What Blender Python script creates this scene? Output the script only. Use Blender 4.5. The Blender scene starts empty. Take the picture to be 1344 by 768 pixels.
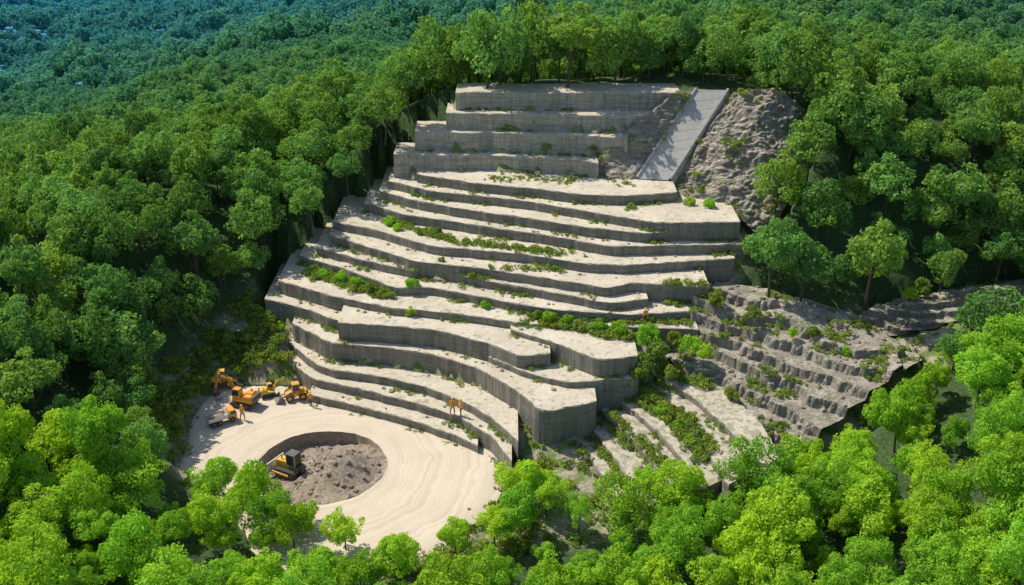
import bpy, bmesh, math, random
import numpy as np
from mathutils import Vector, noise
random.seed(3); np.random.seed(3)
# Units are metres.  Quarry floor is z=0, +Y runs up the valley towards the back wall.
scene=bpy.context.scene
scene.view_settings.view_transform='Standard'
def D(s): return [tuple(float(v)/10 for v in p.split(',')) for p in s.split()]
# ---------------------------------------------------------------- materials
def nmat(name):
    m=bpy.data.materials.new(name); m.use_nodes=True
    nt=m.node_tree; return m,nt,nt.nodes,nt.links,nt.nodes['Principled BSDF']
def N(nt,t,**k):
    n=nt.nodes.new(t)
    for a,b in k.items(): setattr(n,a,b)
    return n
def noise_n(nt,vec,scale,detail=5,rough=.6):
    n=N(nt,'ShaderNodeTexNoise'); n.inputs['Scale'].default_value=scale
    n.inputs['Detail'].default_value=detail; n.inputs['Roughness'].default_value=rough
    if vec is not None: nt.links.new(vec,n.inputs['Vector'])
    return n.outputs['Fac']
def mapping(nt,vec,sc):
    n=N(nt,'ShaderNodeMapping'); n.inputs['Scale'].default_value=sc
    nt.links.new(vec,n.inputs['Vector']); return n.outputs[0]
def ramp(nt,fac,stops):
    n=N(nt,'ShaderNodeValToRGB'); e=n.color_ramp.elements
    e[0].position=stops[0][0]; e[0].color=(*stops[0][1],1)
    e[1].position=stops[-1][0]; e[1].color=(*stops[-1][1],1)
    for p,c in stops[1:-1]:
        q=e.new(p); q.color=(*c,1)
    nt.links.new(fac,n.inputs[0]); return n.outputs[0]
def mixc(nt,fac,a,b,mode='MIX'):
    n=N(nt,'ShaderNodeMix',data_type='RGBA',blend_type=mode)
    def s(sock,v):
        if isinstance(v,(tuple,list)): sock.default_value=(*v,1)
        elif isinstance(v,(int,float)): sock.default_value=v
        else: nt.links.new(v,sock)
    s(n.inputs[0],fac); s(n.inputs[6],a); s(n.inputs[7],b); return n.outputs[2]
def mrange(nt,v,a,b,c=0,d=1,smooth=False):
    n=N(nt,'ShaderNodeMapRange'); n.inputs[1].default_value=a;n.inputs[2].default_value=b
    n.inputs[3].default_value=c;n.inputs[4].default_value=d
    if smooth:n.interpolation_type='SMOOTHSTEP'
    nt.links.new(v,n.inputs[0]); return n.outputs[0]
def bump(nt,h,strength,dist,bsdf):
    n=N(nt,'ShaderNodeBump'); n.inputs['Strength'].default_value=strength; n.inputs['Distance'].default_value=dist
    nt.links.new(h,n.inputs['Height']); nt.links.new(n.outputs[0],bsdf.inputs['Normal'])
def math_n(nt,op,a,b):
    n=N(nt,'ShaderNodeMath',operation=op)
    for s,v in zip(n.inputs,(a,b)):
        if isinstance(v,(int,float)): s.default_value=v
        else: nt.links.new(v,s)
    return n.outputs[0]
def stone_mat(name,top1,top2,side1,side2,moss=(.58,.68),band=3.0):
    m,nt,nd,lk,b=nmat(name)
    g=N(nt,'ShaderNodeNewGeometry'); pos=g.outputs['Position']
    big=noise_n(nt,pos,.35,6); fine=noise_n(nt,pos,5,6,.7); mid=noise_n(nt,pos,1.3,5)
    top=mixc(nt,ramp(nt,big,[(.35,(0,0,0)),(.65,(1,1,1))]),top1,top2)
    top=mixc(nt,mrange(nt,fine,.4,.8),top,mixc(nt,.5,top,(.25,.22,.17)))
    top=mixc(nt,mrange(nt,mid,moss[0],moss[1],0,.7),top,(.26,.25,.14))
    sv=mapping(nt,pos,(1.6,1.6,.16)); st=noise_n(nt,sv,1.5,6,.65)
    hz=noise_n(nt,mapping(nt,pos,(.15,.15,band)),1.6,4,.6)
    side=mixc(nt,mrange(nt,st,.3,.7),side1,side2)
    side=mixc(nt,mrange(nt,hz,.48,.58,0,.65),side,mixc(nt,.5,side,(.08,.08,.07)))
    side=mixc(nt,mrange(nt,fine,.35,.75,0,.6),side,(.12,.115,.10))
    side=mixc(nt,mrange(nt,mid,.62,.7,0,.6),side,(.07,.10,.035))
    sx=N(nt,'ShaderNodeSeparateXYZ'); lk.new(g.outputs['True Normal'],sx.inputs[0])
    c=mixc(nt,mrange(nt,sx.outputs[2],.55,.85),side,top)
    lk.new(c,b.inputs['Base Color']); b.inputs['Roughness'].default_value=.92
    hh=math_n(nt,'ADD',fine,math_n(nt,'MULTIPLY',st,1.5)); bump(nt,hh,.8,.14,b)
    return m
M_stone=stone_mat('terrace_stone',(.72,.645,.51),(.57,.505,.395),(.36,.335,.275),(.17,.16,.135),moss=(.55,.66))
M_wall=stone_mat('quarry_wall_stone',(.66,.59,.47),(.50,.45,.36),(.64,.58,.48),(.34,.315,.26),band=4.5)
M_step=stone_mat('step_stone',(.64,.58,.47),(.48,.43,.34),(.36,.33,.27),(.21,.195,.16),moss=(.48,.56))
def rock_mat():
    m,nt,nd,lk,b=nmat('rock')
    g=N(nt,'ShaderNodeNewGeometry'); pos=g.outputs['Position']
    a=noise_n(nt,pos,.5,8,.65); f=noise_n(nt,pos,3.5,8,.7)
    wv=N(nt,'ShaderNodeVectorMath',operation='ADD'); nz=N(nt,'ShaderNodeTexNoise'); nz.inputs['Scale'].default_value=.6; nz.inputs['Detail'].default_value=5
    lk.new(pos,nz.inputs['Vector']); lk.new(pos,wv.inputs[0]); lk.new(nz.outputs['Color'],wv.inputs[1])
    lay=noise_n(nt,mapping(nt,wv.outputs[0],(.22,.22,3.6)),1.5,6,.7); ver=noise_n(nt,mapping(nt,wv.outputs[0],(2.5,2.5,.35)),1.2,6,.7)
    c=ramp(nt,a,[(.3,(.38,.33,.27)),(.5,(.58,.52,.43)),(.7,(.46,.37,.27))])
    c=mixc(nt,mrange(nt,lay,.44,.56),mixc(nt,.55,c,(.14,.125,.10)),c)
    c=mixc(nt,mrange(nt,ver,.38,.5,.5,0),c,(.13,.12,.10))
    c=mixc(nt,mrange(nt,f,.35,.6,.4,0),c,(.15,.14,.12))
    gr=noise_n(nt,pos,.8,6,.7)
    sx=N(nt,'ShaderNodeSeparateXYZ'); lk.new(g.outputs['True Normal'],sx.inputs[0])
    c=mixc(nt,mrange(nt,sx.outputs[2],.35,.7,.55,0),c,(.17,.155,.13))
    gm=math_n(nt,'MULTIPLY',mrange(nt,gr,.54,.62),mrange(nt,sx.outputs[2],.6,.85))
    c=mixc(nt,gm,c,(.15,.20,.06))
    lk.new(c,b.inputs['Base Color']); b.inputs['Roughness'].default_value=.95
    bump(nt,math_n(nt,'ADD',math_n(nt,'ADD',f,lay),ver),.9,.2,b)
    return m
M_rock=rock_mat()
def gravel_mat():
    m,nt,nd,lk,b=nmat('gravel')
    g=N(nt,'ShaderNodeNewGeometry'); pos=g.outputs['Position']; f=noise_n(nt,pos,4,8,.75); a=noise_n(nt,pos,.6,5)
    c=mixc(nt,mrange(nt,f,.38,.62),(.24,.195,.145),(.60,.51,.40)); c=mixc(nt,mrange(nt,a,.42,.65,0,.7),c,(.38,.30,.20))
    lk.new(c,b.inputs['Base Color']); b.inputs['Roughness'].default_value=1; bump(nt,f,1,.35,b); return m
M_grav=gravel_mat()
def painted_haze(nt,c):  # aerial haze painted into the surface colour, bluer with distance; no real atmosphere
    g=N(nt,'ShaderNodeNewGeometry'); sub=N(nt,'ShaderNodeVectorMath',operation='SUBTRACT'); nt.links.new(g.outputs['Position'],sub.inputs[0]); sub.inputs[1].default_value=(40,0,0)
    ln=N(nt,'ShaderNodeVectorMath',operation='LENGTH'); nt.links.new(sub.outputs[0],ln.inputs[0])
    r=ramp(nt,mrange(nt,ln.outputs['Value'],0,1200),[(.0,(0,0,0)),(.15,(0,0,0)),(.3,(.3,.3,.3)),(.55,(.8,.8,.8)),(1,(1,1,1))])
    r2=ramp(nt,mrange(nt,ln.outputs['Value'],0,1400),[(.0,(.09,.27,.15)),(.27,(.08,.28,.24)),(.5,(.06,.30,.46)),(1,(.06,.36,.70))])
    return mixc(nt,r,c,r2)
def leaf_mat(name,dark,mid,light,trans=.35):
    m,nt,nd,lk,b=nmat(name); nd.remove(b)
    b=N(nt,'ShaderNodeBsdfDiffuse')
    at=N(nt,'ShaderNodeAttribute',attribute_name='tint'); oi=N(nt,'ShaderNodeObjectInfo'); rn=oi.outputs['Random']
    f=math_n(nt,'ADD',math_n(nt,'MULTIPLY',at.outputs['Fac'],.55),math_n(nt,'MULTIPLY',rn,.45))
    c=ramp(nt,f,[(.1,dark),(.5,mid),(.95,light)])
    r7=math_n(nt,'FRACT',math_n(nt,'MULTIPLY',rn,7.31),0)
    c=mixc(nt,1.0,c,ramp(nt,r7,[(.0,(.85,.96,1.1)),(.5,(1,1,1)),(1,(1.22,1.05,.85))]),'MULTIPLY')
    c=painted_haze(nt,c); lk.new(c,b.inputs[0])
    t=N(nt,'ShaderNodeBsdfTranslucent'); lk.new(mixc(nt,1.0,c,(1.3,1.3,.5),'MULTIPLY'),t.inputs[0])
    mx=N(nt,'ShaderNodeMixShader'); mx.inputs[0].default_value=trans
    lk.new(b.outputs[0],mx.inputs[1]); lk.new(t.outputs[0],mx.inputs[2])
    lk.new(mx.outputs[0],nd['Material Output'].inputs[0]); return m
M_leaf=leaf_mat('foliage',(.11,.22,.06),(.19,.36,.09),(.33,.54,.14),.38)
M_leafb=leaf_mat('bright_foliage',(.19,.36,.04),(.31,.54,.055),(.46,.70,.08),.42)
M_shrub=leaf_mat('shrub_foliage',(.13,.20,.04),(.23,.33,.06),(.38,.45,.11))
m,nt,nd,lk,b=nmat('bark'); b.inputs['Base Color'].default_value=(.09,.07,.05,1); b.inputs['Roughness'].default_value=.95; M_bark=m
def terrain_mat():
    m,nt,nd,lk,b=nmat('terrain_ground')
    g=N(nt,'ShaderNodeNewGeometry'); pos=g.outputs['Position']
    at=N(nt,'ShaderNodeAttribute',attribute_name='quarry')
    a=noise_n(nt,pos,.4,7,.65); f=noise_n(nt,pos,3,7,.7)
    forest=mixc(nt,mrange(nt,f,.4,.6),(.03,.06,.018),(.07,.13,.035))
    soil=mixc(nt,mrange(nt,f,.35,.65),(.30,.25,.18),(.50,.44,.35))
    q=mixc(nt,mrange(nt,a,.46,.56),(.14,.22,.05),soil)
    c=painted_haze(nt,mixc(nt,at.outputs['Fac'],forest,q)); lk.new(c,b.inputs['Base Color']); b.inputs['Roughness'].default_value=1
    bump(nt,f,.8,.3,b); return m
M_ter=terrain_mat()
def sand_mat():
    m,nt,nd,lk,b=nmat('sandy_floor')
    g=N(nt,'ShaderNodeNewGeometry'); pos=g.outputs['Position']
    sub=N(nt,'ShaderNodeVectorMath',operation='SUBTRACT'); lk.new(pos,sub.inputs[0]); sub.inputs[1].default_value=(-19,92,0)
    ln=N(nt,'ShaderNodeVectorMath',operation='LENGTH'); lk.new(sub.outputs[0],ln.inputs[0])
    nz=noise_n(nt,pos,.15,3); r=math_n(nt,'ADD',ln.outputs['Value'],math_n(nt,'MULTIPLY',nz,3.0))
    cb=N(nt,'ShaderNodeCombineXYZ'); lk.new(r,cb.inputs[0])
    tr=noise_n(nt,cb.outputs[0],1.4,6,.75); big=noise_n(nt,pos,.3,5); f=noise_n(nt,pos,6,6,.7)
    c=mixc(nt,mrange(nt,tr,.38,.62),(.68,.585,.455),(.50,.42,.315))
    c=mixc(nt,mrange(nt,big,.4,.7,0,.5),c,(.70,.61,.48)); c=mixc(nt,mrange(nt,f,.5,.8,0,.5),c,(.38,.32,.24))
    lk.new(c,b.inputs['Base Color']); b.inputs['Roughness'].default_value=.95
    bump(nt,math_n(nt,'ADD',tr,math_n(nt,'MULTIPLY',f,.4)),.7,.15,b); return m
M_sand=sand_mat()
def simple(name,col,rough=.5,metal=0,dirt=True):
    m,nt,nd,lk,b=nmat(name)
    if dirt:
        g=N(nt,'ShaderNodeTexCoord'); n=noise_n(nt,g.outputs['Object'],4,5,.7)
        c=mixc(nt,mrange(nt,n,.4,.8,0,.6),col,(.22,.18,.13)); lk.new(c,b.inputs['Base Color'])
    else: b.inputs['Base Color'].default_value=(*col,1)
    b.inputs['Roughness'].default_value=rough; b.inputs['Metallic'].default_value=metal; return m
M_or=simple('orange_paint',(.80,.36,.03)); M_ye=simple('yellow_paint',(.78,.48,.05)); M_blk=simple('rubber',(.025,.025,.025),.8)
M_steel=simple('steel',(.14,.135,.13),.5,.5); M_glass=simple('cab_glass',(.03,.05,.06),.1,0,False); M_wh=simple('white_paint',(.7,.68,.63))
M_skin=simple('skin',(.45,.26,.18),.6,0,False); M_hiv=simple('hi_vis_orange',(.80,.30,.03),.8,0,False); M_jean=simple('work_trousers',(.14,.08,.04),.9,0,False)
M_helm=simple('helmet_yellow',(.8,.55,.03),.4,0,False)
# ---------------------------------------------------------------- mesh helpers
def mk(name,verts,faces,mats,smooth=False,link=True,mi=None):
    me=bpy.data.meshes.new(name); me.from_pydata([tuple(map(float,v)) for v in verts],[],faces)
    for x in (mats if isinstance(mats,list) else [mats]): me.materials.append(x)
    if mi is not None: me.polygons.foreach_set('material_index',mi)
    if smooth: me.polygons.foreach_set('use_smooth',[True]*len(me.polygons))
    me.update(); o=bpy.data.objects.new(name,me)
    if link: scene.collection.objects.link(o)
    return o
def resample(pts,step):
    out=[]
    for a,b in zip(pts[:-1],pts[1:]):
        a=np.array(a,float);b=np.array(b,float);n=max(1,int(np.linalg.norm(b-a)/step))
        for i in range(n): out.append(a+(b-a)*i/n)
    out.append(np.array(pts[-1],float)); return out
def smooth_line(p,k=1):
    for _ in range(k):
        q=[p[0]]
        for i in range(1,len(p)-1): q.append((p[i-1]+2*p[i]+p[i+1])/4)
        q.append(p[-1]); p=q
    return p
SLABS=[]
def slab(name,z,edge,back=(0,11),drop=4.0,mat=None,round_=2,step=.6,rough=1.0):
    pts=smooth_line(resample([(x,y,z) for x,y in edge],step),round_)
    pts=[np.array([p[0]+.12*rough*noise.noise((p[0]*1.1,p[1]*1.1,z)),p[1]+.22*rough*noise.noise((p[0]*.9,p[1]*.9,z+9)),z]) for p in pts]
    bv=np.array([back[0],back[1],0.]); bn=bv/np.linalg.norm(bv); n=len(pts)
    rows=[[p+bv for p in pts],[p+bn*1.2 for p in pts],[p+bn*.10 for p in pts],
          [p+np.array([0,0,-.05-.12*random.random()**2]) for p in pts]]
    for k in (.35,.9,1.6): rows.append([p-bn*(.02+.05*rough*noise.noise((p[0]*2,k*3,z)))+np.array([0,0,-k]) for p in pts])
    rows.append([p+np.array([0,0,-drop]) for p in pts]); rows.append([p+bv+np.array([0,0,-drop]) for p in pts])
    V=[p for r in rows for p in r]; Fc=[]
    R=len(rows)
    for r in range(R-1):
        for i in range(n-1): Fc.append((r*n+i,(r+1)*n+i,(r+1)*n+i+1,r*n+i+1))
    Fc.append(tuple(r*n for r in range(R))[::-1]); Fc.append(tuple(r*n+n-1 for r in range(R)))
    o=mk(name,V,Fc,mat or M_stone)
    poly=[(p[0],p[1]) for p in pts]+[(p[0]+back[0],p[1]+back[1]) for p in pts[::-1]]
    SLABS.append((np.array(poly),z,pts,bn)); return o
# bench lips (decimetres): level, outline of the front edge
for z,e in [(.9,'-223,1054 -165,1028 -106,999 -56,967 -35,948'),
 (1.9,'-260,1120 -221,1071 -167,1048 -107,1020 -57,990 -21,951 0,903'),
 (2.9,'-312,1199 -267,1151 -224,1093 -204,1075 -143,1058 -91,1034 -41,994 -13,958 6,923'),
 (5.2,'-254,1144 -201,1093 -145,1084 -85,1066 -34,1032 6,982 30,941 85,962'),
 (5.9,'-26,1047 14,1012 55,989 131,1000'),
 (7.4,'-194,1100 -128,1092 -77,1079 -26,1049 10,1018 40,1026'),
 (8.0,'-2,1071 51,1034 90,997 130,1008'),
 (6.6,'-292,1182 -240,1154 -200,1123 -173,1115'),
 (8.3,'-278,1197 -212,1155 -134,1119 -61,1105 15,1078 73,1076 201,1064'),
 (9.3,'-261,1252 -202,1210 -133,1152 -98,1156 -27,1124 40,1095 122,1080 203,1090'),
 (10.3,'-240,1252 -174,1210 -108,1175 -104,1186 -28,1150 57,1112 106,1088 149,1100'),
 (11.4,'-225,1267 -166,1222 -110,1181 -46,1165 24,1138 107,1104 134,1119 218,1106'),
 (12.5,'-223,1286 -160,1252 -100,1204 -28,1187 25,1173 76,1150 123,1143 255,1163'),
 (13.7,'-188,1321 -134,1278 -85,1259 -20,1230 43,1205 112,1171 156,1173 269,1178'),
 (14.9,'-169,1333 -115,1292 -48,1259 25,1229 87,1201 152,1181 201,1188'),
 (16.0,'-158,1340 -97,1298 -30,1278 26,1258 114,1212 165,1186 263,1189'),
 (17.2,'-120,1331 -49,1295 26,1274 80,1251 144,1246 200,1260')]: slab('stone_terrace',z,D(e))
for z,e in [(19.2,'-150,1352 -70,1344 -46,1349 27,1337 84,1325 108,1312'),(21.8,'-124,1366 -51,1356 -36,1362 27,1352 100,1344 145,1335'),
 (24.0,'-84,1374 -21,1368 85,1360 185,1358'),(26.3,'-72,1384 -31,1390 27,1382 126,1388 215,1386')]: slab('quarry_wall',z,D(e),back=(0,5),drop=7,mat=M_wall,round_=1,rough=1.8)
for z,e in [(1.0,'60,980 78,925 90,872 100,838'),(1.8,'74,988 96,927 108,879 122,830'),(2.6,'93,990 119,935 136,887 146,830'),
 (3.3,'113,997 139,948 159,896 171,832'),(4.0,'130,1010 160,963 183,912 194,834'),(4.7,'153,1028 188,974 210,922 224,830')]: slab('curved_stone_step',z,D(e),back=(3.0,2.2),drop=3,mat=M_step,round_=6,rough=2.4)
# pit floor
C=(-17.0,91.1); PC=(-19.0,92.4); PR=6.6
n=96; V=[];Fc=[]
def outer(a,k=1.0):
    da=(a-2.28+math.pi)%(2*math.pi)-math.pi; db=(a-3.95+math.pi)%(2*math.pi)-math.pi
    r=15.8+.5*math.sin(3*a+1)+.7*noise.noise((math.cos(a)*2,math.sin(a)*2,0))+.5*noise.noise((math.cos(a)*6,math.sin(a)*6,0))+6.5*math.exp(-(da/.42)**2)-4.6*math.exp(-(db/.5)**2)
    return (C[0]+k*r*math.cos(a)*1.02,C[1]+k*r*math.sin(a),0)
def inner(a,r=PR):
    rr=r*(1+.05*noise.noise((math.cos(a)*1.5,math.sin(a)*1.5,5))+.02*noise.noise((math.cos(a)*7,math.sin(a)*7,5)))
    return (PC[0]+rr*math.cos(a),PC[1]+rr*math.sin(a),0)
K=10
for k in range(K+1):
    for i in range(n):
        a=2*math.pi*i/n; o_=np.array(outer(a)); i_=np.array(inner(a)); p=i_+(o_-i_)*k/K
        p[2]+=.05*noise.noise((p[0]*.5,p[1]*.5,1)); 
        if k==K: p[2]-=.25
        V.append(p)
for k in range(K):
    for i in range(n):
        j=(i+1)%n; Fc.append((k*n+i,(k+1)*n+i,(k+1)*n+j,k*n+j))
mk('quarry_floor',V,Fc,M_sand,True)
def mound_z(x,y):
    q=((x-PC[0])/PR,(y-PC[1])/PR); r=math.hypot(*q)
    g=math.exp(-((q[0]-.3)**2+(q[1]+.05)**2)/.25)
    edge=-1.4+1.3*max(0,min(1,(q[0]*.8-q[1]*.75+.55)))
    return min(edge*(r**2)+(1-r**2)*(-1.4)+3.0*g*(1-r**4), 1.6)+.3*noise.noise((x*1.2,y*1.2,3))
V=[];Fc=[];rad=[1.0,.985,.97,.94,.88,.8,.7,.6,.5,.4,.3,.2,.1,.02]
for k,r in enumerate(rad):
    for i in range(n):
        a=2*math.pi*i/n; p=np.array(inner(a,PR*r))
        z=0. if k==0 else mound_z(p[0],p[1])
        p[2]=z+(.16*noise.noise((p[0]*2.5,p[1]*2.5,7)) if k else 0); V.append(p)
for k in range(len(rad)-1):
    for i in range(n):
        j=(i+1)%n; Fc.append(((k+1)*n+i,k*n+i,k*n+j,(k+1)*n+j))
mk('gravel_pit',V,Fc,M_grav,False)
# ---------------------------------------------------------------- lofted rock
CLAMP=[]
def loft(name,lines,nu,nv,amp,mat,strata=0,seed=0):
    L=[resample(l,.3) for l in lines]
    def at(l,t):
        f=t*(len(l)-1); i=min(int(f),len(l)-2); return l[i]+(l[i+1]-l[i])*(f-i)
    V=[];Fc=[]
    for j in range(nv+1):
        s=j/nv*(len(L)-1); k=min(int(s),len(L)-2); t=s-k
        for i in range(nu+1):
            p=at(L[k],i/nu)*(1-t)+at(L[k+1],i/nu)*t
            q=Vector((p[0]*.35+seed,p[1]*.35,p[2]*.5))
            d=noise.fractal(q,1.0,2.0,6)*amp+abs(noise.noise(q*3.2))*amp*.6
            e=min(1,min(j,nv-j)/3+.15)
            z=p[2]+d*.6*e
            if strata:
                w_=strata*(1+.25*noise.noise((p[0]*.07,p[1]*.07,seed))); ph=.5*noise.noise((p[0]*.15,p[1]*.15,seed+3)); f_=(z/w_+ph); fr=f_-math.floor(f_)
                fr=max(0,min(1,(fr-.5)/.14+.5)); z=z*.2+.8*(math.floor(f_)+fr-ph)*w_
            V.append((p[0]-d*.3*e,p[1]-d*.6*e,z))
    for j in range(nv):
        for i in range(nu): a=j*(nu+1)+i; Fc.append((a,a+1,a+nu+2,a+nu+1))
    CLAMP.extend(V)
    return mk(name,V,Fc,mat)
def L3(s,zs): return [(x,y,z) for (x,y),z in zip(D(s),zs)]
loft('rock_slope',[[(19.9,130.2,16.4),(27.8,137.8,26.3)],[(21.5,127.5,15.8),(29.5,136.6,27.1)],[(25,124.8,15.5),(32,136,27.5)],[(27.6,122.5,14.5),(35.5,136,26)],[(30,121,12.5),(40,136,22)]],140,90,.9,M_rock,0,3)
loft('rock_slope',[[(9.5,132.6,17.0),(12,133.9,20.5),(20,137,26.2)],[(12.5,131.5,17.0),(17,133.5,20.6),(22,137.4,26.2)],[(15.3,130.6,16.6),(19.3,134.2,21.0),(23,138,26)]],70,26,.7,M_rock,0,8)
def ramp_obj():
    a=np.array([15.4,130.9,17.0]);b=np.array([19.7,130.0,17.0]);c=np.array([27.6,138.0,26.4]);d=np.array([23.3,138.5,26.4])
    V=[];Fc=[];n=24
    for i in range(n+1):
        t=i/n;l=a+(d-a)*t;r=b+(c-b)*t
        up=np.array([0,0,.35]);ux=(r-l)/np.linalg.norm(r-l)*.3
        V+= [l-up*3,l+up*1.6,l+ux+up*1.6,l+ux+up*.9,r-ux+up*.9,r-ux+up*1.6,r+up*1.6,r-up*3]
        for s in np.linspace(-.1,1.1,12): CLAMP.append(tuple(l+(r-l)*s-up*2))
    for i in range(n):
        for k in range(7): q=i*8+k; Fc.append((q,q+1,q+9,q+8))
    mk('concrete_ramp',V,Fc,M_conc)
m,nt,nd,lk,b=nmat('concrete_panels')
g=N(nt,'ShaderNodeNewGeometry'); f=noise_n(nt,g.outputs['Position'],1.5,6,.7); w=N(nt,'ShaderNodeTexWave'); w.bands_direction='Y'; w.inputs['Scale'].default_value=.35; w.inputs['Distortion'].default_value=.2
lk.new(g.outputs['Position'],w.inputs['Vector'])
c=mixc(nt,mrange(nt,f,.3,.7),(.50,.48,.44),(.36,.345,.315)); c=mixc(nt,mrange(nt,w.outputs['Fac'],.0,.04,.5,0),c,(.16,.16,.15)); lk.new(c,b.inputs['Base Color']); b.inputs['Roughness'].default_value=.9
M_conc=m; ramp_obj()
loft('rock_ridge',[L3('164,1053 204,999 228,935 249,886',(5.4,4.2,3,2)),L3('190,1076 223,1024 252,964 272,905',(7,6,4.8,3)),L3('194,1085 234,1049 273,999 309,925',(8.4,7.6,6.4,4.4)),
 L3('199,1106 259,1083 325,1030 365,958',(10,9.6,8.8,7.2)),L3('209,1122 275,1102 347,1055 392,979',(10.4,10.2,9.4,8)),L3('235,1160 302,1143 379,1103 439,1031',(9.5,9,8,6))],190,170,.5,M_rock,1.25,14)
loft('rock_outcrop',[L3('347,1068 426,1086 528,1114 635,1144',(6,6.5,7.5,8)),L3('368,1092 440,1109 527,1137 637,1154',(7.6,8,8.6,9)),L3('396,1105 450,1116 537,1145 637,1157',(8.6,9,9.4,10)),L3('414,1134 474,1159 568,1195 671,1222',(8,8,8,8))],120,60,.7,M_rock,.8,21)
# ---------------------------------------------------------------- terrain
CP=np.array([(-17,92,0),(-34,94,.5),(-33,106,.2),(-20,77,0),(-5,78,0),(-30,84,.6),(-38,102,2.5),(-36,111,1.2),(-41,112,6),(-36,121,7),(-32,128,10),(-27,134,13),(-20,138,18),(-10,141,25.5),
(-45,105,8),(-45,120,13),(-45,133,14),(-60,120,12),(-60,145,9),(-90,190,-1),(-45,95,7),(-38,85,4.5),(-33,75,1.5),(-50,75,6),(-80,100,10),(-80,60,8),(-40,50,3),(-15,66,-1.5),(0,50,1),
(0,143,26.2),(22,143,26.8),(0,160,21),(20,200,11),(0,250,0),(-30,160,14),(-40,200,3),
(28,107,7.5),(31,113,9),(29,118,12),(33,124,16),(38,130,21),(39,138,25.5),(42,112,8.2),(52,116,8.5),(62,118,9),(48,124,14),(60,130,17),(50,140,22),(70,150,22),(60,165,19),(90,140,19),(60,200,8),(100,200,8),(120,120,14),
(2,78,-1),(12,81,-.5),(23,84,.5),(33,87.5,2.5),(42,91,5),(50,94,8.5),(62,97,11.5),(33,75,1),(45,75,5),(60,80,9),(90,90,12),(30,60,1),(60,55,7),(90,60,10),(36,98,4.0),(42,101,5.5),(52,107,8),(15,70,-1),
(0,92,0),(8,86,-.5),(20,90,1.5),(27,92,2),
(0,400,-27),(0,600,-45),(0,900,-60),(100,400,-16),(200,600,-28),(300,900,-50),(-120,320,-30),(-200,450,-60),(-250,600,-85),(-350,900,-100),(-500,1300,-70),(-100,700,-60),(0,1500,-60),(600,1500,-40),(-900,1800,-80),(200,250,0),(-200,150,2),(300,100,10),(-300,100,5),(0,0,0),(-200,0,0),(200,0,5),(900,2200,-60),(-900,300,-30),(900,300,0)],float)
def kern(a,b):
    return np.sqrt(((a[:,None,:2]-b[None,:,:2])**2).sum(-1))
Kc=kern(CP,CP); nC=len(CP)
A=np.zeros((nC+1,nC+1)); A[:nC,:nC]=Kc; A[:nC,nC]=1; A[nC,:nC]=1
W=np.linalg.solve(A,np.append(CP[:,2],0))
def hill(x,y):
    k=min(1,max(0,(y-170)/200))
    return k*(24*noise.noise((x*.007,y*.005,3))+9*noise.noise((x*.02,y*.02,8)))
def height(P2):
    P2=np.asarray(P2,float); return kern(P2,CP)@W[:nC]+W[nC]+np.array([hill(x,y) for x,y in P2])
def inside(pts,poly):
    x=pts[:,0];y=pts[:,1];r=np.zeros(len(pts),bool);n=len(poly);j=n-1
    for i in range(n):
        xi,yi=poly[i];xj,yj=poly[j]
        if yi!=yj:
            c=((yi>y)!=(yj>y))&(x<(xj-xi)*(y-yi)/(yj-yi)+xi); r^=c
        j=i
    return r
CLEAR=np.array([(-38.5,99),(-35,92),(-30,87),(-25,83.8),(-19,80.8),(-15,78),(-11,75.3),(-7,73),(-3.5,75),(-1,78),(3,80),(9,82),(15,84.5),(22,86),(31,90.5),(39,96.5),(46,102),(62,111),(64,117),(50,114.5),(42,112),(36,110.8),(28,110.5),(26,112),(27,118),(30,121),(33,128),(38,134.5),(30,140),(-8,141),(-15,137.5),(-18.5,132),(-24.5,129),(-28,126),(-31,122),(-35,115),(-38.5,108)],float)
def axis(lo,hi,n0,n1,step,g=1.12):
    a=list(np.arange(n0,n1+.01,step)); s=step
    while a[-1]<hi: s*=g; a.append(a[-1]+s)
    s=step
    while a[0]>lo: s*=g; a.insert(0,a[0]-s)
    return np.array(a)
xs=axis(-1500,1500,-60,70,.8); ys=axis(-200,2600,60,150,.8)
X,Y=np.meshgrid(xs,ys); G=np.stack([X.ravel(),Y.ravel()],1); Z=height(G)
Z+=np.array([.5*noise.fractal(Vector((x*.15,y*.15,0)),1,2,4) for x,y in G])
topz=np.full(len(G),-1e9)
for poly,z,_,_ in SLABS:
    ins=inside(G,poly); topz[ins]=np.maximum(topz[ins],z)
low=topz>-1e8
Z[low]=np.minimum(Z[low],topz[low]-1.0)
nx=len(xs);ny=len(ys)
for x,y,z in CLAMP:
    i=np.searchsorted(xs,x);j=np.searchsorted(ys,y)
    for a in (i-1,i):
        for b_ in (j-1,j):
            k=b_*nx+a; Z[k]=min(Z[k],z-.7)
inclear=inside(G,CLEAR)
fl=inside(G,np.array([outer(2*math.pi*i/96,1.05)[:2] for i in range(96)])); Z[fl]=np.minimum(Z[fl],-.25); Z[np.hypot(G[:,0]-PC[0],G[:,1]-PC[1])<8]=-3
Fc=[(j*nx+i,j*nx+i+1,(j+1)*nx+i+1,(j+1)*nx+i) for j in range(ny-1) for i in range(nx-1)]
ter=mk('terrain',np.column_stack([G,Z]),Fc,M_ter,True)
at=ter.data.attributes.new('quarry','FLOAT','POINT'); q=inclear.astype(float).reshape(ny,nx)
for _ in range(2):
    q[1:-1,1:-1]=(q[1:-1,1:-1]*2+q[:-2,1:-1]+q[2:,1:-1]+q[1:-1,:-2]+q[1:-1,2:])/6
at.data.foreach_set('value',q.ravel())
Q=Z.reshape(ny,nx)
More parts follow.
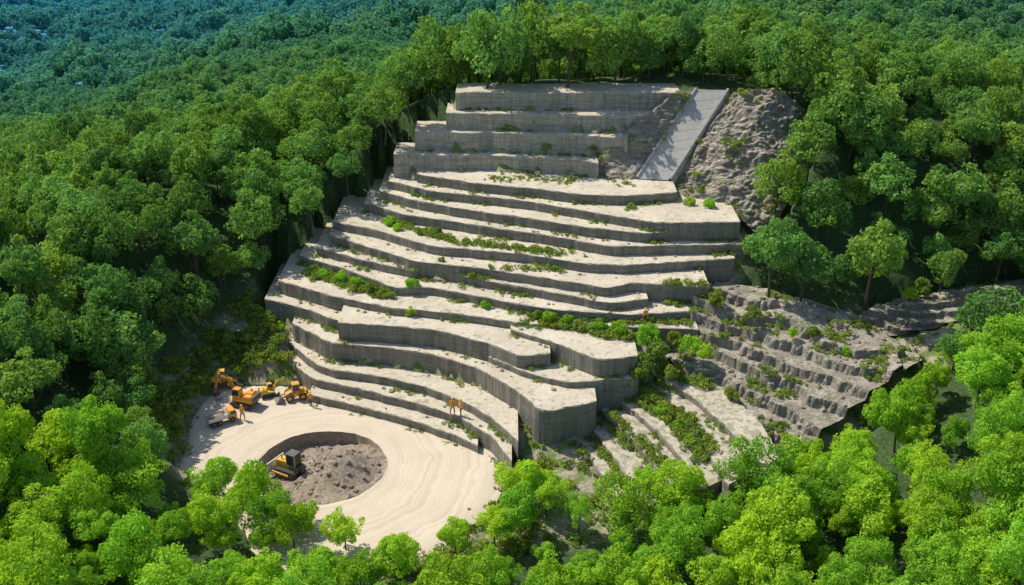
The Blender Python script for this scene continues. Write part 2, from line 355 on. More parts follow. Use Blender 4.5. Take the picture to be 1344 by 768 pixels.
def gzm(x,y):
    i=np.clip(np.searchsorted(xs,x),1,nx-1);j=np.clip(np.searchsorted(ys,y),1,ny-1)
    tx=(x-xs[i-1])/(xs[i]-xs[i-1]);ty=(y-ys[j-1])/(ys[j]-ys[j-1])
    return (Q[j-1,i-1]*(1-tx)+Q[j-1,i]*tx)*(1-ty)+(Q[j,i-1]*(1-tx)+Q[j,i]*tx)*ty
def surfm(xy,zmax):
    xy=np.asarray(xy,float); h=gzm(xy[:,0],xy[:,1]); zmax=np.broadcast_to(zmax,h.shape)
    for poly,z,_,_ in SLABS:
        m_=inside(xy,poly)&(z<zmax)&(z>h); h=np.where(m_,z,h)
    return h
gz=lambda x,y: float(gzm(np.array([x]),np.array([y]))[0])
surf=lambda x,y,zm: float(surfm([(x,y)],zm)[0])
# ---------------------------------------------------------------- trees
def tube(V,Fc,p0,p1,r0,r1,n=6):
    p0=np.array(p0,float);p1=np.array(p1,float);d=p1-p0;d/=np.linalg.norm(d)
    a=np.cross(d,[.3,.9,.1]);a/=np.linalg.norm(a);b_=np.cross(d,a);s=len(V)
    for p,r in((p0,r0),(p1,r1)):
        for i in range(n): t=2*math.pi*i/n; V.append(p+a*r*math.cos(t)+b_*r*math.sin(t))
    for i in range(n): j=(i+1)%n; Fc.append((s+i,s+j,s+n+j,s+n+i))
def tree_mesh(name,seed,R,Ht,nl,nleaf,leaf,mat,squash=1.05,trunk=True,low=-.45,coll=None,lr=(.2,.42),lk_=(.5,.85),tw=.5):
    rng=np.random.RandomState(seed); V=[];Fc=[]
    cz=Ht-R*squash
    lob=[];
    off=rng.uniform(0,6.28,3)
    for i in range(nl):
        while True:
            d=rng.randn(3); d/=np.linalg.norm(d)
            if d[2]>low: break
        an=math.atan2(d[1],d[0])
        k=rng.uniform(*lk_)*(1+.16*math.sin(2*an+off[0])+.12*math.sin(3*an+off[1]))
        lob.append((np.array([d[0]*R*k,d[1]*R*k,cz+d[2]*R*k*squash]),R*rng.uniform(*lr),d,rng.rand()))
    lob.append((np.array([0,0,cz]),R*.5,np.array([0,0,1.]),.3))
    if trunk:
        tube(V,Fc,(0,0,-1.2),(.1,.05,cz*.6),.05*Ht*.45,.03*Ht*.5,8); tube(V,Fc,(.1,.05,cz*.6),(0,0,cz+R*.4),.03*Ht*.5,.03,6)
        for l in lob[:6]: tube(V,Fc,(.05,.03,cz*rng.uniform(.5,.9)),l[0],.06,.02,4)
    nb=len(Fc); LC=np.array([l[0] for l in lob]);LR=np.array([l[1] for l in lob]);LD=np.array([l[2] for l in lob]);LT=np.array([l[3] for l in lob])
    w=LR**2; w/=w.sum(); m_=int(nleaf*1.9); idx=rng.choice(len(lob),m_,p=w)
    nrm=rng.randn(m_,3)+LD[idx]*.7; nrm/=np.linalg.norm(nrm,axis=1)[:,None]
    pos=LC[idx]+nrm*(LR[idx]*(1.12-.45*rng.rand(m_)**1.5))[:,None]*np.array([1,1,.9])
    pos+=rng.randn(m_,3)*.035*R
    dd=np.linalg.norm(pos[:,None]-LC[None],axis=2)/LR[None]; keep=(dd.min(1)>.58); pos=pos[keep][:nleaf];nrm=nrm[keep][:nleaf];idx=idx[keep][:nleaf]
    n_=len(pos); nn=nrm+rng.randn(n_,3)*.6; nn/=np.linalg.norm(nn,axis=1)[:,None]
    t=np.cross(nn,rng.randn(n_,3)); t/=np.linalg.norm(t,axis=1)[:,None]; bt=np.cross(nn,t)
    s=(leaf*rng.uniform(.6,1.3,n_))[:,None]
    q=np.stack([pos-t*s*.62,pos-bt*s*.36+nn*s*.1,pos+t*s*.62,pos+bt*s*.36+nn*s*.1],1).reshape(-1,3)
    base=len(V); allV=np.vstack([np.array(V).reshape(-1,3),q]) if base else q
    Fc=Fc+[(base+4*i,base+4*i+1,base+4*i+2,base+4*i+3) for i in range(n_)]
    me=bpy.data.meshes.new(name); me.from_pydata(allV.tolist(),[],Fc)
    me.materials.append(M_bark); me.materials.append(mat)
    me.polygons.foreach_set('material_index',[0]*nb+[1]*n_)
    a=me.attributes.new('tint','FLOAT','FACE'); a.data.foreach_set('value',np.concatenate([np.zeros(nb),.5*rng.rand(n_)+.5*LT[idx]]))
    me.update()
    if coll is not None: o=bpy.data.objects.new(name,me); coll.objects.link(o)
    return me
def coll(n): return bpy.data.collections.new(n)
c_mid=coll('forest_trees'); c_near=coll('near_trees'); c_far=coll('distant_trees'); c_tuft=coll('tufts')
for i in range(6): tree_mesh('broadleaf_%d'%i,10+i,2.5+.25*(i%3),6.4+.6*(i%4),32,2000,.37,M_leaf,1.0+.12*(i%3),coll=c_mid,lr=(.17,.38),lk_=(.5,.95),low=-.2)
NEAR=[tree_mesh('nearleaf_%d'%i,30+i,2.3+.25*(i%3),6.0+.6*(i%4),44,4600,.25,M_leafb,1.0+.15*(i%3),coll=c_near,lr=(.14,.34),lk_=(.5,1.0),low=-.3) for i in range(6)]
for i in range(3): tree_mesh('farleaf_%d'%i,50+i,3.0,7,18,420,.8,M_leaf,.95,trunk=False,coll=c_far,low=-.1)
for i in range(4): tree_mesh('tuft_%d'%i,70+i,.5,.55,9,150,.14,M_shrub,.6,trunk=False,low=-.1,coll=c_tuft)
SHR=[tree_mesh('shrub_%d'%i,80+i,1.0,1.5,18,1400,.17,M_shrub if i<2 else M_leafb,.85,trunk=True,low=-.3) for i in range(4)]
def instancer(name,pts,idx,rot,sc,collection):
    me=bpy.data.meshes.new(name); me.from_pydata([tuple(p) for p in pts],[],[])
    a=me.attributes.new('idx','INT','POINT'); a.data.foreach_set('value',np.array(idx,np.int32))
    a=me.attributes.new('rot','FLOAT_VECTOR','POINT'); a.data.foreach_set('vector',np.array(rot,float).ravel())
    a=me.attributes.new('sc','FLOAT_VECTOR','POINT'); a.data.foreach_set('vector',np.array(sc,float).ravel())
    o=bpy.data.objects.new(name,me); scene.collection.objects.link(o)
    ng=bpy.data.node_groups.new(name,'GeometryNodeTree')
    ng.interface.new_socket('Geometry',in_out='INPUT',socket_type='NodeSocketGeometry'); ng.interface.new_socket('Geometry',in_out='OUTPUT',socket_type='NodeSocketGeometry')
    gi=ng.nodes.new('NodeGroupInput');go=ng.nodes.new('NodeGroupOutput');ip=ng.nodes.new('GeometryNodeInstanceOnPoints');ci=ng.nodes.new('GeometryNodeCollectionInfo')
    ci.inputs[0].default_value=collection; ci.inputs[1].default_value=True; ci.inputs[2].default_value=True
    def na(t,nm):
        k=ng.nodes.new('GeometryNodeInputNamedAttribute'); k.data_type=t; k.inputs[0].default_value=nm; return [s for s in k.outputs if s.enabled][0]
    l=ng.links.new
    l(gi.outputs[0],ip.inputs['Points']); l(ci.outputs[0],ip.inputs['Instance']); ip.inputs['Pick Instance'].default_value=True
    l(na('INT','idx'),ip.inputs['Instance Index']); l(na('FLOAT_VECTOR','rot'),ip.inputs['Rotation']); l(na('FLOAT_VECTOR','sc'),ip.inputs['Scale'])
    l(ip.outputs[0],go.inputs[0])
    mo=o.modifiers.new('scatter','NODES'); mo.node_group=ng; return o
rng=np.random.RandomState(5)
def scatter(y0,y1,sp,smin,smax,margin=1.12,extra=8):
    out=[]
    y=y0
    while y<y1:
        hw=(.466*(y*.9135+24)+extra)*margin; x=-hw
        while x<hw: out.append((x+rng.uniform(-.45,.45)*sp,y+rng.uniform(-.45,.45)*sp)); x+=sp
        y+=sp*.9
    p=np.array(out); p=p[~inside(p,CLEAR)]
    s=smin+(smax-smin)*rng.rand(len(p))**1.3; return np.column_stack([p,height(p)-.2]),s
def put(name,pts,s,collection,nv):
    n=len(pts); rot=np.column_stack([rng.uniform(-.1,.1,n),rng.uniform(-.1,.1,n),rng.uniform(0,6.28,n)])
    sc=np.column_stack([s*rng.uniform(.85,1.1,n),s*rng.uniform(.85,1.1,n),s*rng.uniform(.85,1.2,n)])
    instancer(name,pts,rng.randint(0,nv,n),rot,sc,collection)
p,s=scatter(52,101,3.6,.5,1.1)
s=np.where((p[:,1]>68)&(p[:,1]<90)&(p[:,0]>-31)&(p[:,0]<12),s*.78,s)
nearm=(p[:,1]<101)&((p[:,0]>0)|(p[:,1]<86))
put('forest',p[nearm],s[nearm],c_near,6)
pl,sl=p[~nearm],s[~nearm]*1.1
p,s=scatter(101,250,4.0,.6,1.2)
bk=(p[:,1]>139)&(p[:,1]<149)&(p[:,0]>-14)&(p[:,0]<20); s[bk]*=1.25
put('forest',np.vstack([pl,p]),np.concatenate([sl,s]),c_mid,6)
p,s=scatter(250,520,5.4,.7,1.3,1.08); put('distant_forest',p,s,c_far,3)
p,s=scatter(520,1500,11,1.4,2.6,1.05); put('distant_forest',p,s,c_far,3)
def tree_obj(name,me,x,y,z,s):
    o=bpy.data.objects.new(name,me); scene.collection.objects.link(o); o.location=(x,y,z); o.scale=(s,s,s*random.uniform(.95,1.1)); o.rotation_euler=(0,0,random.uniform(0,6.28)); return o
for x,y,h in [(-24,85,4.6),(-18.7,82.2,3.2),(-14.7,79.2,4.2),(-9.7,75.8,3.3),(-4.8,77.2,4.6),(1,86.5,5),(3.2,84.5,4.4),(6.1,82.5,3.4),(12.5,86,4),(.5,82,4.6),(-28,87.5,4.6),(-1.5,80,4)]:
    k=random.randrange(6); tree_obj('deciduous_tree',NEAR[k],x,y,max(gz(x,y),-.3)-.1,h/(6.0+.6*(k%4)))
SZ=[(10.2,.9),(8.3,.7),(8.3,1),(8.3,.9),(8.3,.8),(8,1.1),(8,1.2),(7.6,1.6),(6.8,1.5),(6.2,1.5),(5.6,1.1),(7,1.4),(7.4,1.2),(7,1),(4.2,.9),(4.2,1),(4.2,.9),(4,.8),(5.6,1),(.9,1.2),(14.9,1.2),(14.9,.8),(2.9,1),(5.4,1),(7.4,.9),(8.3,.9),(8.3,1.1),(8.3,1),(8.3,1),(8.3,.8),(8.3,.7),(13,.9),(13,.7),(12.4,.6),(10,1.3),(9.6,1.1),(9,.9),(9,.7),(3,1.5),(2,1.3),(1,1),(2,1.4),(5,1.3),(11.2,.9),(11.2,.7),(15.7,.8),(15.7,.9),(11.2,.5),(8,.8),(5,1),(9,1.4),(9,1)]
SP=D('-115,1157 -30,1119 40,1085 28,1091 61,1080 93,1063 114,1056 144,1045 152,1026 137,1011 131,1003 188,1036 173,1046 202,1025 140,991 153,967 167,942 172,912 165,1006 58,1000 142,1232 156,1242 -273,1171 -203,1140 -113,1118 -225,1204 -202,1192 -180,1177 -161,1161 -241,1220 -146,1153 -150,1273 -139,1254 -90,1244 223,1090 259,1060 315,1035 295,1035 -315,1178 -323,1147 -302,1128 -329,1137 -306,1188 86,1165 99,1158 213,1247 235,1239 -82,1181 345,1011 223,976 467,1143 449,1129')
for (x,y),(z,s) in zip(SP,SZ):
    zz=surf(x,y,z+.6)
    if abs(zz-z)>1.2: zz=z
    tree_obj('shrub',SHR[random.randrange(4)],x,y,zz-.15,s*.85)
# grass and weeds growing at the foot of the risers and in patches
XY=[];ZM=[];SC=[]
for poly,z,pts,bn in SLABS:
    for p in pts:
        g=noise.noise((p[0]*.22,p[1]*.22,z*1.7))
        for _ in range(3):
            if random.random()<.08+g*1.3:
                o_=random.random()**2*.8+.1; XY.append((p[0]-bn[0]*o_+random.uniform(-.3,.3),p[1]-bn[1]*o_)); ZM.append(z-.05); SC.append(random.uniform(.3,.9))
def strip(s,z,w,n,s0=.5,s1=1.2):
    l=resample(D(s),.3)
    for _ in range(n):
        p=random.choice(l); XY.append((p[0]+random.gauss(0,.4),p[1]+random.gauss(0,w))); ZM.append(z+.3); SC.append(random.uniform(s0,s1))
strip('-246,1222 -142,1150',8.3,.5,230,.7,1.5); strip('-153,1281 -65,1213 60,1177',12.5,.5,170); strip('-63,1160 59,1153',11.4,.3,40)
strip('19,1094 128,1048',8.0,.5,160,.7,1.5); strip('118,1261 195,1283',16.0,.5,110); strip('-30,1313 83,1301',17.2,.8,70,.3,.8); strip('85,1331 149,1295',17.2,1,50,.3,.8)
strip('131,1017 171,933 183,891',4.0,.6,220,.7,1.6); strip('73,1087 189,1078',8.3,.3,80); strip('153,1049 205,1014',6.5,1.2,120,.6,1.6); strip('-132,1137 -71,1122',7.4,.6,90); strip('166,1272 261,1232',15.0,.8,120)
strip('175,1113 216,1107',12.2,.4,50); strip('74,991 114,872',1.0,.5,120,.5,1.3); strip('100,979 149,874',2.6,.5,100,.5,1.3)
XY=np.array(XY); hz=surfm(XY,np.array(ZM)); SC=np.array(SC); ok=(np.array(ZM)-hz)<4.5
tp=[np.column_stack([XY,hz-.06])[ok]]; ts=[SC[ok]]
def rnd(x0,x1,y0,y1,n,thr,s0,s1,zmin=.3):
    a=np.column_stack([rng.uniform(x0,x1,n),rng.uniform(y0,y1,n)]); g_=gzm(a[:,0],a[:,1]); s_=surfm(a,99)
    k=inside(a,CLEAR)&(np.abs(s_-g_)<1e-6)&(g_>zmin)&np.array([noise.noise((x*.2,y*.2,4))>thr for x,y in a]); tp.append(np.column_stack([a,g_-.05])[k]); ts.append(rng.uniform(s0,s1,k.sum()))
rnd(-40,-24,96,130,1800,-.15,.6,2.0); rnd(0,64,76,118,900,-1,.6,1.8,-5)
a=np.column_stack([rng.uniform(-38,2,1500),rng.uniform(72,98,1500)]); fo=np.array([outer(2*math.pi*i/96,1.0)[:2] for i in range(96)]); k=inside(a,CLEAR)&~inside(a,fo)&(surfm(a,99)<.5); tp.append(np.column_stack([a,gzm(a[:,0],a[:,1])-.05])[k]); ts.append(rng.uniform(.5,1.8,k.sum()))
rc=[c for c in random.sample([c for c in CLAMP if c[0]>10],1300) if noise.noise((c[0]*.25,c[1]*.25,9))>.15]
tp.append(np.array(rc)-np.array([0,0,.05])); ts.append(rng.uniform(.4,1.2,len(rc)))
tp=np.vstack(tp); ts=np.concatenate(ts); n=len(tp)
instancer('grass_tufts',tp,rng.randint(0,4,n),np.column_stack([np.zeros(n),np.zeros(n),rng.uniform(0,6.28,n)]),np.column_stack([ts,ts,ts*.9]),c_tuft)
# fallen stones along the benches and at the foot of the rock
V=[];Fc=[]
def stone(x,y,z,r):
    b0=len(V); bm=bmesh.new(); bmesh.ops.create_icosphere(bm,subdivisions=1,radius=r); sd_=random.random()*50
    for v in bm.verts: k=1+.5*noise.noise(Vector(v.co)/r*1.3+Vector((sd_,0,0))); V.append((x+v.co.x*k,y+v.co.y*k,z+v.co.z*k*.7))
    bm.faces.ensure_lookup_table()
    for f_ in bm.faces: Fc.append(tuple(b0+v.index for v in f_.verts))
    bm.free()
sx_=[];
for poly,z,pts,bn in SLABS:
    for p in pts:
        if random.random()<.16: o_=random.random()*1.2+.15; sx_.append((p[0]-bn[0]*o_,p[1]-bn[1]*o_,z-.05))
sx_=np.array(sx_); hz=surfm(sx_[:,:2],sx_[:,2])
for (x,y,z),h in zip(sx_,hz):
    if z-h<4.5: stone(x,y,h+.04,random.uniform(.08,.3))
for c_ in random.sample([c for c in CLAMP if c[0]>14],260): stone(c_[0],c_[1],c_[2]+.05,random.uniform(.1,.4))
for _ in range(150):
    a=random.uniform(0,6.28); r=PR*random.uniform(0,.93); x,y=PC[0]+r*math.cos(a),PC[1]+r*math.sin(a); stone(x,y,mound_z(x,y)+.05,random.uniform(.08,.32))
for _ in range(90):
    a=random.uniform(0,6.28); x,y,_z=outer(a,random.uniform(.9,.99)); stone(x,y,.03,random.uniform(.06,.22))
mk('scattered_stones',V,Fc,M_grav)
# ---------------------------------------------------------------- machines
class Rig:
    def __init__(s,name,loc,yaw,scale=1):
        s.e=bpy.data.objects.new(name,None); scene.collection.objects.link(s.e); s.e.location=loc; s.e.rotation_euler=(0,0,math.radians(yaw)); s.e.scale=(scale,)*3; s.e.empty_display_size=.1
    def add(s,name,bm,mat,loc=(0,0,0),rot=(0,0,0),bev=.03):
        if bev: bmesh.ops.bevel(bm,geom=[e for e in bm.edges],offset=bev,segments=1,affect='EDGES')
        bmesh.ops.recalc_face_normals(bm,faces=bm.faces)
        me=bpy.data.meshes.new(name); bm.to_mesh(me); bm.free(); me.materials.append(mat)
        o=bpy.data.objects.new(name,me); scene.collection.objects.link(o); o.parent=s.e; o.location=loc; o.rotation_euler=rot; return o
    def prism(s,name,prof,w,mat,y=0,bev=.03,rot=(0,0,0),loc=(0,0,0)):
        bm=bmesh.new(); a=[bm.verts.new((x,-w/2,z)) for x,z in prof]; b_=[bm.verts.new((x,w/2,z)) for x,z in prof]; k=len(prof)
        bm.faces.new(a); bm.faces.new(b_[::-1])
        for i in range(k): bm.faces.new((a[i],b_[i],b_[(i+1)%k],a[(i+1)%k]))
        return s.add(name,bm,mat,(loc[0],loc[1]+y,loc[2]),rot,bev)
    def box(s,name,c,sz,mat,bev=.03,rot=(0,0,0)):
        x,z=sz[0]/2,sz[2]/2; return s.prism(name,[(-x,-z),(x,-z),(x,z),(-x,z)],sz[1],mat,0,bev,rot,c)
    def wheel(s,name,c,r,w,hub):
        for nm,rr,ww,mt in((name,r,w,M_blk),(name+'_hub',r*.55,w+.06,hub)):
            pr=[(rr*math.cos(2*math.pi*i/18),rr*math.sin(2*math.pi*i/18)) for i in range(18)]; s.prism(nm,pr,ww,mt,0,.0 if rr<r else .03,(0,0,0),c)
    def beam(s,name,p0,p1,w0,w1,wy,mat,y=0):
        a=np.array(p0,float);b_=np.array(p1,float);d=(b_-a)/np.linalg.norm(b_-a);n_=np.array([-d[1],d[0]])
        s.prism(name,[tuple(a-n_*w0/2),tuple(b_-n_*w1/2),tuple(b_+n_*w1/2),tuple(a+n_*w0/2)],wy,mat,y,.02)
def track(r,y,L_=3.0,h=.75,w=.5):
    pr=[]
    for i in range(9): a=-math.pi/2+math.pi*i/8; pr.append((L_/2-h/2+h/2*math.cos(a),h/2+h/2*math.sin(a)))
    for i in range(9): a=math.pi/2+math.pi*i/8; pr.append((-L_/2+h/2+h/2*math.cos(a),h/2+h/2*math.sin(a)))
    r.prism('track',pr,w,M_blk,y,.02)
    for i in range(5): r.wheel('road_wheel',(-L_/2+h/2+i*(L_-h)/4,y,h/2),h*.3,w+.05,M_steel)
    for i in range(14): r.box('grouser',(-L_/2+h/2+i*(L_-h)/13,y,h+.01),(.07,w+.04,.05),M_steel,0)
def excavator(loc,yaw,s,paint=None):
    paint=paint or M_or; r=Rig('excavator',loc,yaw,s); track(r,-.95);track(r,.95); r.box('undercarriage',(0,0,.5),(1.8,1.3,.4),M_steel)
    r.prism('house',[(-1.7,.85),(1.2,.85),(1.2,1.25),(-.2,1.3),(-.3,1.85),(-1.6,1.85),(-1.85,1.6),(-1.85,1.0)],2.1,paint,0,.05)
    r.prism('counterweight',[(-2.1,.9),(-1.7,.9),(-1.7,1.75),(-2.0,1.7),(-2.15,1.4)],2.0,M_steel,0,.05)
    r.prism('cab',[(-.1,1.3),(1.15,1.3),(1.25,1.9),(.95,2.7),(0,2.7),(-.1,2.4)],.85,paint,.6,.05)
    r.prism('cab_window',[(.1,1.75),(1.12,1.75),(1.14,1.95),(.9,2.55),(.1,2.55)],.89,M_glass,.6,0)
    r.prism('windscreen',[(1.2,1.45),(1.235,1.9),(.98,2.6),(1.0,2.62),(1.3,1.92),(1.24,1.45)],.7,M_glass,.6,0)
    r.box('exhaust',(-1.0,-.5,2.1),(.14,.14,.5),M_blk); r.box('engine_hood',(-1.0,-.3,1.92),(1.0,1.1,.16),paint)
    b0,b1,b2,b3=(1.0,1.3),(2.2,3.3),(3.9,3.5),(4.6,1.5)
    r.beam('boom_lower',b0,b1,.42,.5,.36,paint,-.15);r.beam('boom_upper',b1,b2,.5,.32,.34,paint,-.15);r.beam('stick',(3.6,3.95),b3,.4,.24,.26,paint,-.15)
    r.beam('boom_cylinder',(1.35,1.2),(2.3,2.9),.12,.1,.12,M_steel,-.42);r.beam('stick_cylinder',(2.3,3.65),(3.55,3.95),.14,.1,.14,M_steel,-.15)
    r.prism('bucket',[(4.35,1.55),(4.8,1.5),(5.0,1.0),(4.75,.5),(4.2,.4),(3.9,.7),(4.05,.78),(4.5,.85),(4.55,1.2)],.95,M_steel,-.15,.02)
    for i in range(4): r.box('tooth_%d'%i,(3.86,-.5+i*.23,.66),(.16,.07,.07),M_steel,0)
    return r
def loader(loc,yaw,s,paint=None):
    paint=paint or M_ye; r=Rig('wheel_loader',loc,yaw,s)
    for x in(-1.1,1.1):
        for y in(-.95,.95): r.wheel('wheel',(x,y,.62),.62,.45,paint)
    r.prism('rear_body',[(-2.1,.7),(-.1,.6),(-.1,1.6),(-1.9,1.5),(-2.2,1.2)],1.3,paint,0,.06); r.prism('front_frame',[(0,.6),(1.7,.6),(1.6,1.1),(.6,1.5),(0,1.2)],.9,paint,0,.05)
    r.prism('cab',[(-.7,1.5),(.45,1.5),(.5,2.0),(.3,2.75),(-.6,2.75),(-.75,2.2)],1.1,M_glass,0,.04); r.box('cab_roof',(-.15,0,2.8),(1.25,1.25,.12),paint)
    for x,y in((-.68,.5),(-.68,-.5),(.42,.5),(.42,-.5)): r.box('pillar',(x,y,2.1),(.1,.12,1.3),paint,.01)
    for y in(-.45,.45): r.beam('lift_arm',(.5,1.5),(2.4,.65),.26,.2,.16,paint,y); r.beam('cylinder',(.8,1.0),(1.8,.9),.12,.12,.12,M_steel,y)
    r.prism('bucket',[(2.35,1.15),(2.45,1.1),(2.6,.3),(3.4,.12),(3.4,.05),(2.5,.1),(2.25,.5)],2.3,M_steel,0,.01)
    for y in(-1.14,1.14): r.prism('bucket_side',[(2.35,1.15),(2.7,.95),(3.3,.1),(2.5,.1),(2.25,.5)],.06,M_steel,y,0)
    r.box('exhaust',(-1.4,.3,1.8),(.12,.12,.5),M_blk); r.box('fender_l',(-1.1,.95,1.32),(1.2,.5,.08),paint); r.box('fender_r',(-1.1,-.95,1.32),(1.2,.5,.08),paint)
    return r
def dozer(loc,yaw,s,paint=None):
    paint=paint or M_ye; r=Rig('bulldozer',loc,yaw,s); track(r,-.85,2.8,.85,.45);track(r,.85,2.8,.85,.45)
    r.prism('hood',[(-.2,.6),(1.5,.6),(1.55,1.5),(1.3,1.6),(-.2,1.65)],.95,paint,0,.05); r.prism('rear_body',[(-1.4,.6),(-.2,.6),(-.2,1.4),(-1.4,1.3)],1.2,M_steel,0,.05)
    r.prism('cab',[(-1.1,1.4),(0,1.4),(.1,1.9),(-.05,2.6),(-1.1,2.6)],1.1,M_glass,0,.03); r.box('canopy',(-.5,0,2.66),(1.2,1.15,.1),M_steel)
    for x,y in((-1.08,.52),(-1.08,-.52),(0,.52),(0,-.52)): r.box('pillar',(x,y,2.0),(.1,.1,1.25),paint,.01)
    for y in(-1.15,1.15): r.beam('push_arm',(-.6,.45),(1.9,.45),.22,.22,.14,paint,y)
    r.prism('blade',[(1.95,.05),(2.1,.05),(2.05,.6),(2.15,1.2),(2.0,1.2),(1.88,.6)],2.7,M_wh,0,.02); r.box('exhaust',(.9,.2,1.9),(.12,.12,.55),M_blk)
    r.prism('ripper',[(-1.9,1.0),(-1.4,1.1),(-1.4,.8),(-1.8,.8),(-1.95,.1)],.5,M_steel,0,.02); return r
def truck(loc,yaw,s):
    r=Rig('dump_truck',loc,yaw,s)
    for x in(-1.5,-.5,1.5):
        for y in(-.85,.85): r.wheel('wheel',(x,y,.45),.45,.35,M_steel)
    r.box('chassis',(0,0,.7),(4.4,.8,.25),M_steel); r.prism('cab',[(1.1,.6),(2.3,.6),(2.3,1.3),(2.1,2.0),(1.1,2.0)],1.8,M_or,0,.06); r.prism('cab_window',[(1.3,1.35),(2.2,1.35),(2.05,1.85),(1.3,1.85)],1.84,M_glass,0,0)
    r.prism('windscreen',[(2.31,1.3),(2.34,1.32),(2.15,1.92),(2.12,1.9)],1.5,M_glass,0,0)
    r.box('bed_floor',(-.7,0,.95),(3.2,1.9,.1),M_wh); 
    for y in(-.93,.93): r.box('bed_side',(-.7,y,1.25),(3.2,.08,.6),M_wh)
    r.box('bed_front',(.88,0,1.4),(.08,1.9,.9),M_wh); r.box('tailgate',(-2.28,0,1.2),(.08,1.9,.5),M_wh)
    bm=bmesh.new(); bmesh.ops.create_icosphere(bm,subdivisions=3,radius=1)
    for v in bm.verts: v.co=Vector((v.co.x*1.4,v.co.y*.85,max(v.co.z,-.1)*.45))*(1+.2*noise.noise(v.co*3))
    r.add('gravel_load',bm,M_grav,(-.7,0,1.1),(0,0,0),0); return r
excavator((-29.2,104.6,.05),160,.82,M_or); excavator((-27.0,106.6,.05),20,.5,M_ye); loader((-32.6,109.0,.05),10,.66,M_ye); truck((-30.8,100.8,.05),35,.68); loader((-23.9,106.0,.05),200,.66,M_or)
x,y=-22.0,92.6; dozer((x,y,mound_z(x,y)+.12),150,.95,M_ye)
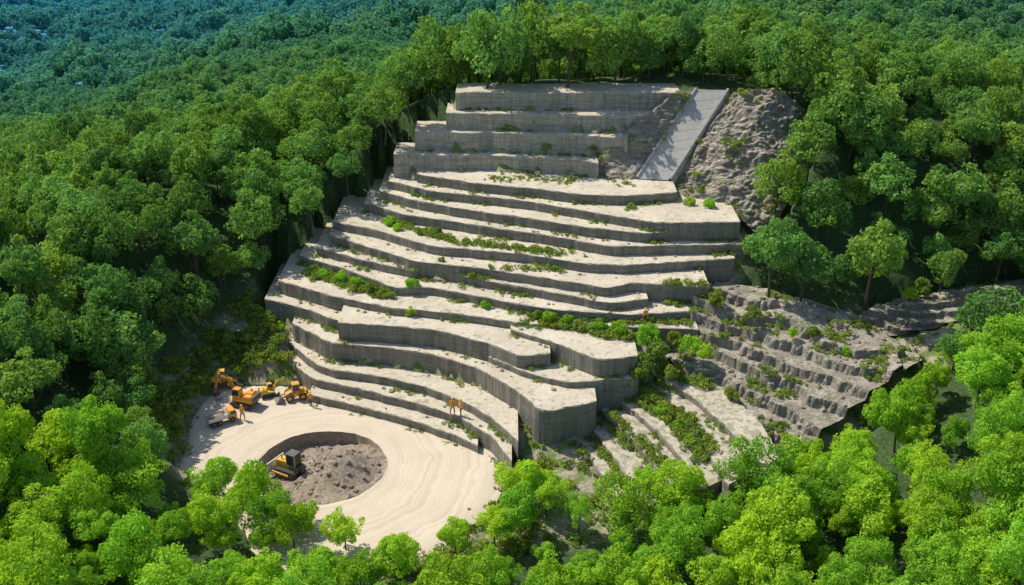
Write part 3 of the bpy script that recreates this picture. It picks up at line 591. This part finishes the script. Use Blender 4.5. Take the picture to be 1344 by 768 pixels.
# ---------------------------------------------------------------- workers
def worker(loc,yaw,pose=0,s=1.05):
    e=bpy.data.objects.new('worker',None); scene.collection.objects.link(e); e.location=loc; e.rotation_euler=(0,0,math.radians(yaw)); e.scale=(s,)*3; e.empty_display_size=.1
    st=.16 if pose else .06
    J={'pelvis':((0,0,.93),.15),'belly':((0,0,1.1),.135),'chest':((.02,0,1.32),.165),'neck0':((.01,0,1.48),.07),'neck':((.02,0,1.56),.055),
       'hl':((0,.1,.88),.1),'kl':((st+.03,.12,.5),.07),'al':((st-.02,.13,.09),.05),'fl':((st+.14,.14,.045),.045),'hr':((0,-.1,.88),.1),'kr':((-st+.05,-.12,.5),.07),'ar':((-st-.05,-.13,.09),.05),'fr':((-st+.11,-.15,.045),.045),
       'sl':((0,.19,1.43),.07),'el':((.03,.27,1.16),.048),'wl':((.16,.25,.93),.034),'sr':((0,-.19,1.43),.07),'er':((.06,-.28,1.17),.048),'wr':((.25,-.2,1.05) if pose else (.14,-.27,.92),.034)}
    K_=list(J); E=[('pelvis','belly'),('belly','chest'),('chest','neck0'),('neck0','neck'),('pelvis','hl'),('hl','kl'),('kl','al'),('al','fl'),('pelvis','hr'),('hr','kr'),('kr','ar'),('ar','fr'),('chest','sl'),('sl','el'),('el','wl'),('chest','sr'),('sr','er'),('er','wr')]
    me=bpy.data.meshes.new('body'); me.from_pydata([J[k][0] for k in K_],[(K_.index(a),K_.index(b_)) for a,b_ in E],[])
    o=bpy.data.objects.new('tmp',me); scene.collection.objects.link(o); o.modifiers.new('s','SKIN'); sv=me.skin_vertices[0].data
    for i,k in enumerate(K_): sv[i].radius=(J[k][1],J[k][1]); sv[i].use_root=(i==0)
    mo=o.modifiers.new('ss','SUBSURF'); mo.levels=2; mo.render_levels=2
    dg=bpy.context.evaluated_depsgraph_get(); bm_=bpy.data.meshes.new_from_object(o.evaluated_get(dg)); bpy.data.objects.remove(o)
    bm_.materials.clear()
    for mt in(M_hiv,M_jean,M_skin,M_blk,M_ye): bm_.materials.append(mt)
    for f_ in bm_.polygons:
        c_=f_.center; f_.use_smooth=True
        f_.material_index=2 if c_.z>1.5 else 3 if c_.z<.13 else 1 if (c_.z<.92 and abs(c_.y)<.22 and c_.x<.12) or c_.z<.85 else 4 if 1.12<c_.z<1.17 and abs(c_.y)<.2 else 0
    def child(nm,me_,loc=(0,0,0)):
        c_=bpy.data.objects.new(nm,me_); scene.collection.objects.link(c_); c_.parent=e; c_.location=loc; return c_
    child('body',bm_)
    bm=bmesh.new(); bmesh.ops.create_uvsphere(bm,u_segments=20,v_segments=16,radius=1)
    for v in bm.verts:
        x,y_,z=v.co; k=1-.25*max(0,-z); v.co=(x*.10*k+(.018 if x>.9 and -.35<z<.1 else 0),y_*.078*k,z*.122)
    hd=bpy.data.meshes.new('head'); bm.to_mesh(hd); bm.free(); hd.materials.append(M_skin); child('head',hd,(.03,0,1.67))
    V=[];Fc=[]
    tube(V,Fc,(.12,0,1.655),(.145,0,1.64),.012,.016,6)
    for sy in(-1,1): tube(V,Fc,(0.03,sy*.075,1.66),(.03,sy*.09,1.665),.022,.018,6)
    mk('nose_and_ears',V,Fc,M_skin).parent=e
    V=[];Fc=[]
    for sy in(-1,1): tube(V,Fc,(.115,sy*.032,1.68),(.127,sy*.032,1.68),.011,.009,8)
    tube(V,Fc,(.125,-.022,1.615),(.125,.022,1.615),.005,.005,6); mk('eyes_and_mouth',V,Fc,M_blk).parent=e
    bm=bmesh.new(); bmesh.ops.create_uvsphere(bm,u_segments=20,v_segments=12,radius=1)
    for v in bm.verts:
        z=v.co.z
        v.co=(v.co.x*(.125 if z>-.05 else .155),v.co.y*(.105 if z>-.05 else .12),max(z,-.06)*.11)
    hh=bpy.data.meshes.new('hard_hat'); bm.to_mesh(hh); bm.free(); hh.materials.append(M_helm); child('hard_hat',hh,(.025,0,1.73))
    for k,sy in(('wl',1),('wr',-1)):
        w_=np.array(J[k][0]); el_=np.array(J['el' if k=='wl' else 'er'][0]); d_=(w_-el_)/np.linalg.norm(w_-el_); V=[];Fc=[]
        tube(V,Fc,w_-d_*.02,w_+d_*.09,.032,.036,8)
        for i in range(4):
            b0=w_+d_*.08+np.array([(i-1.5)*.02,0,0]); ln=(.065,.078,.072,.055)[i]; m_=b0+d_*ln*.6; tube(V,Fc,b0,m_,.0095,.009,6); tube(V,Fc,m_,m_+d_*ln*.5+np.array([0,-sy*.02,0]),.009,.007,6)
        tube(V,Fc,w_+d_*.03+np.array([.02,0,0]),w_+d_*.07+np.array([.055,-sy*.01,0]),.011,.008,6)
        mk('hand',V,Fc,M_skin).parent=e
worker((-6.2,99.35,1.9),-60,1,1.1); worker((-5.3,99.0,1.9),-150,0,1.1); worker((14.5,108.0,8.3),-90,0,1.0); worker((-28.7,101.4,.03),-40,1,1.0); worker((-21.9,104.3,.03),-100,0,1.0)
# ---------------------------------------------------------------- light / world / camera
w=bpy.data.worlds.new('World'); scene.world=w; w.use_nodes=True
el=math.radians(52); az=math.radians(-58)
sky=w.node_tree.nodes.new('ShaderNodeTexSky'); sky.sky_type='NISHITA'; sky.sun_disc=False; sky.sun_elevation=el; sky.sun_rotation=az
w.node_tree.links.new(sky.outputs[0],w.node_tree.nodes['Background'].inputs[0]); w.node_tree.nodes['Background'].inputs[1].default_value=.135
sd=bpy.data.lights.new('sun','SUN'); sd.energy=5; sd.angle=math.radians(.5); sd.color=(1,.93,.80)
so=bpy.data.objects.new('sun',sd); scene.collection.objects.link(so)
dirv=Vector((math.sin(az)*math.cos(el),math.cos(az)*math.cos(el),math.sin(el)))
so.rotation_euler=dirv.to_track_quat('Z','Y').to_euler(); so.location=(0,100,100)
cd=bpy.data.cameras.new('camera'); cd.sensor_width=36; cd.lens=38.6; cd.clip_end=5000
co=bpy.data.objects.new('camera',cd); co.location=(0,0,60); co.rotation_euler=(math.radians(90-24),0,0); scene.collection.objects.link(co); scene.camera=co
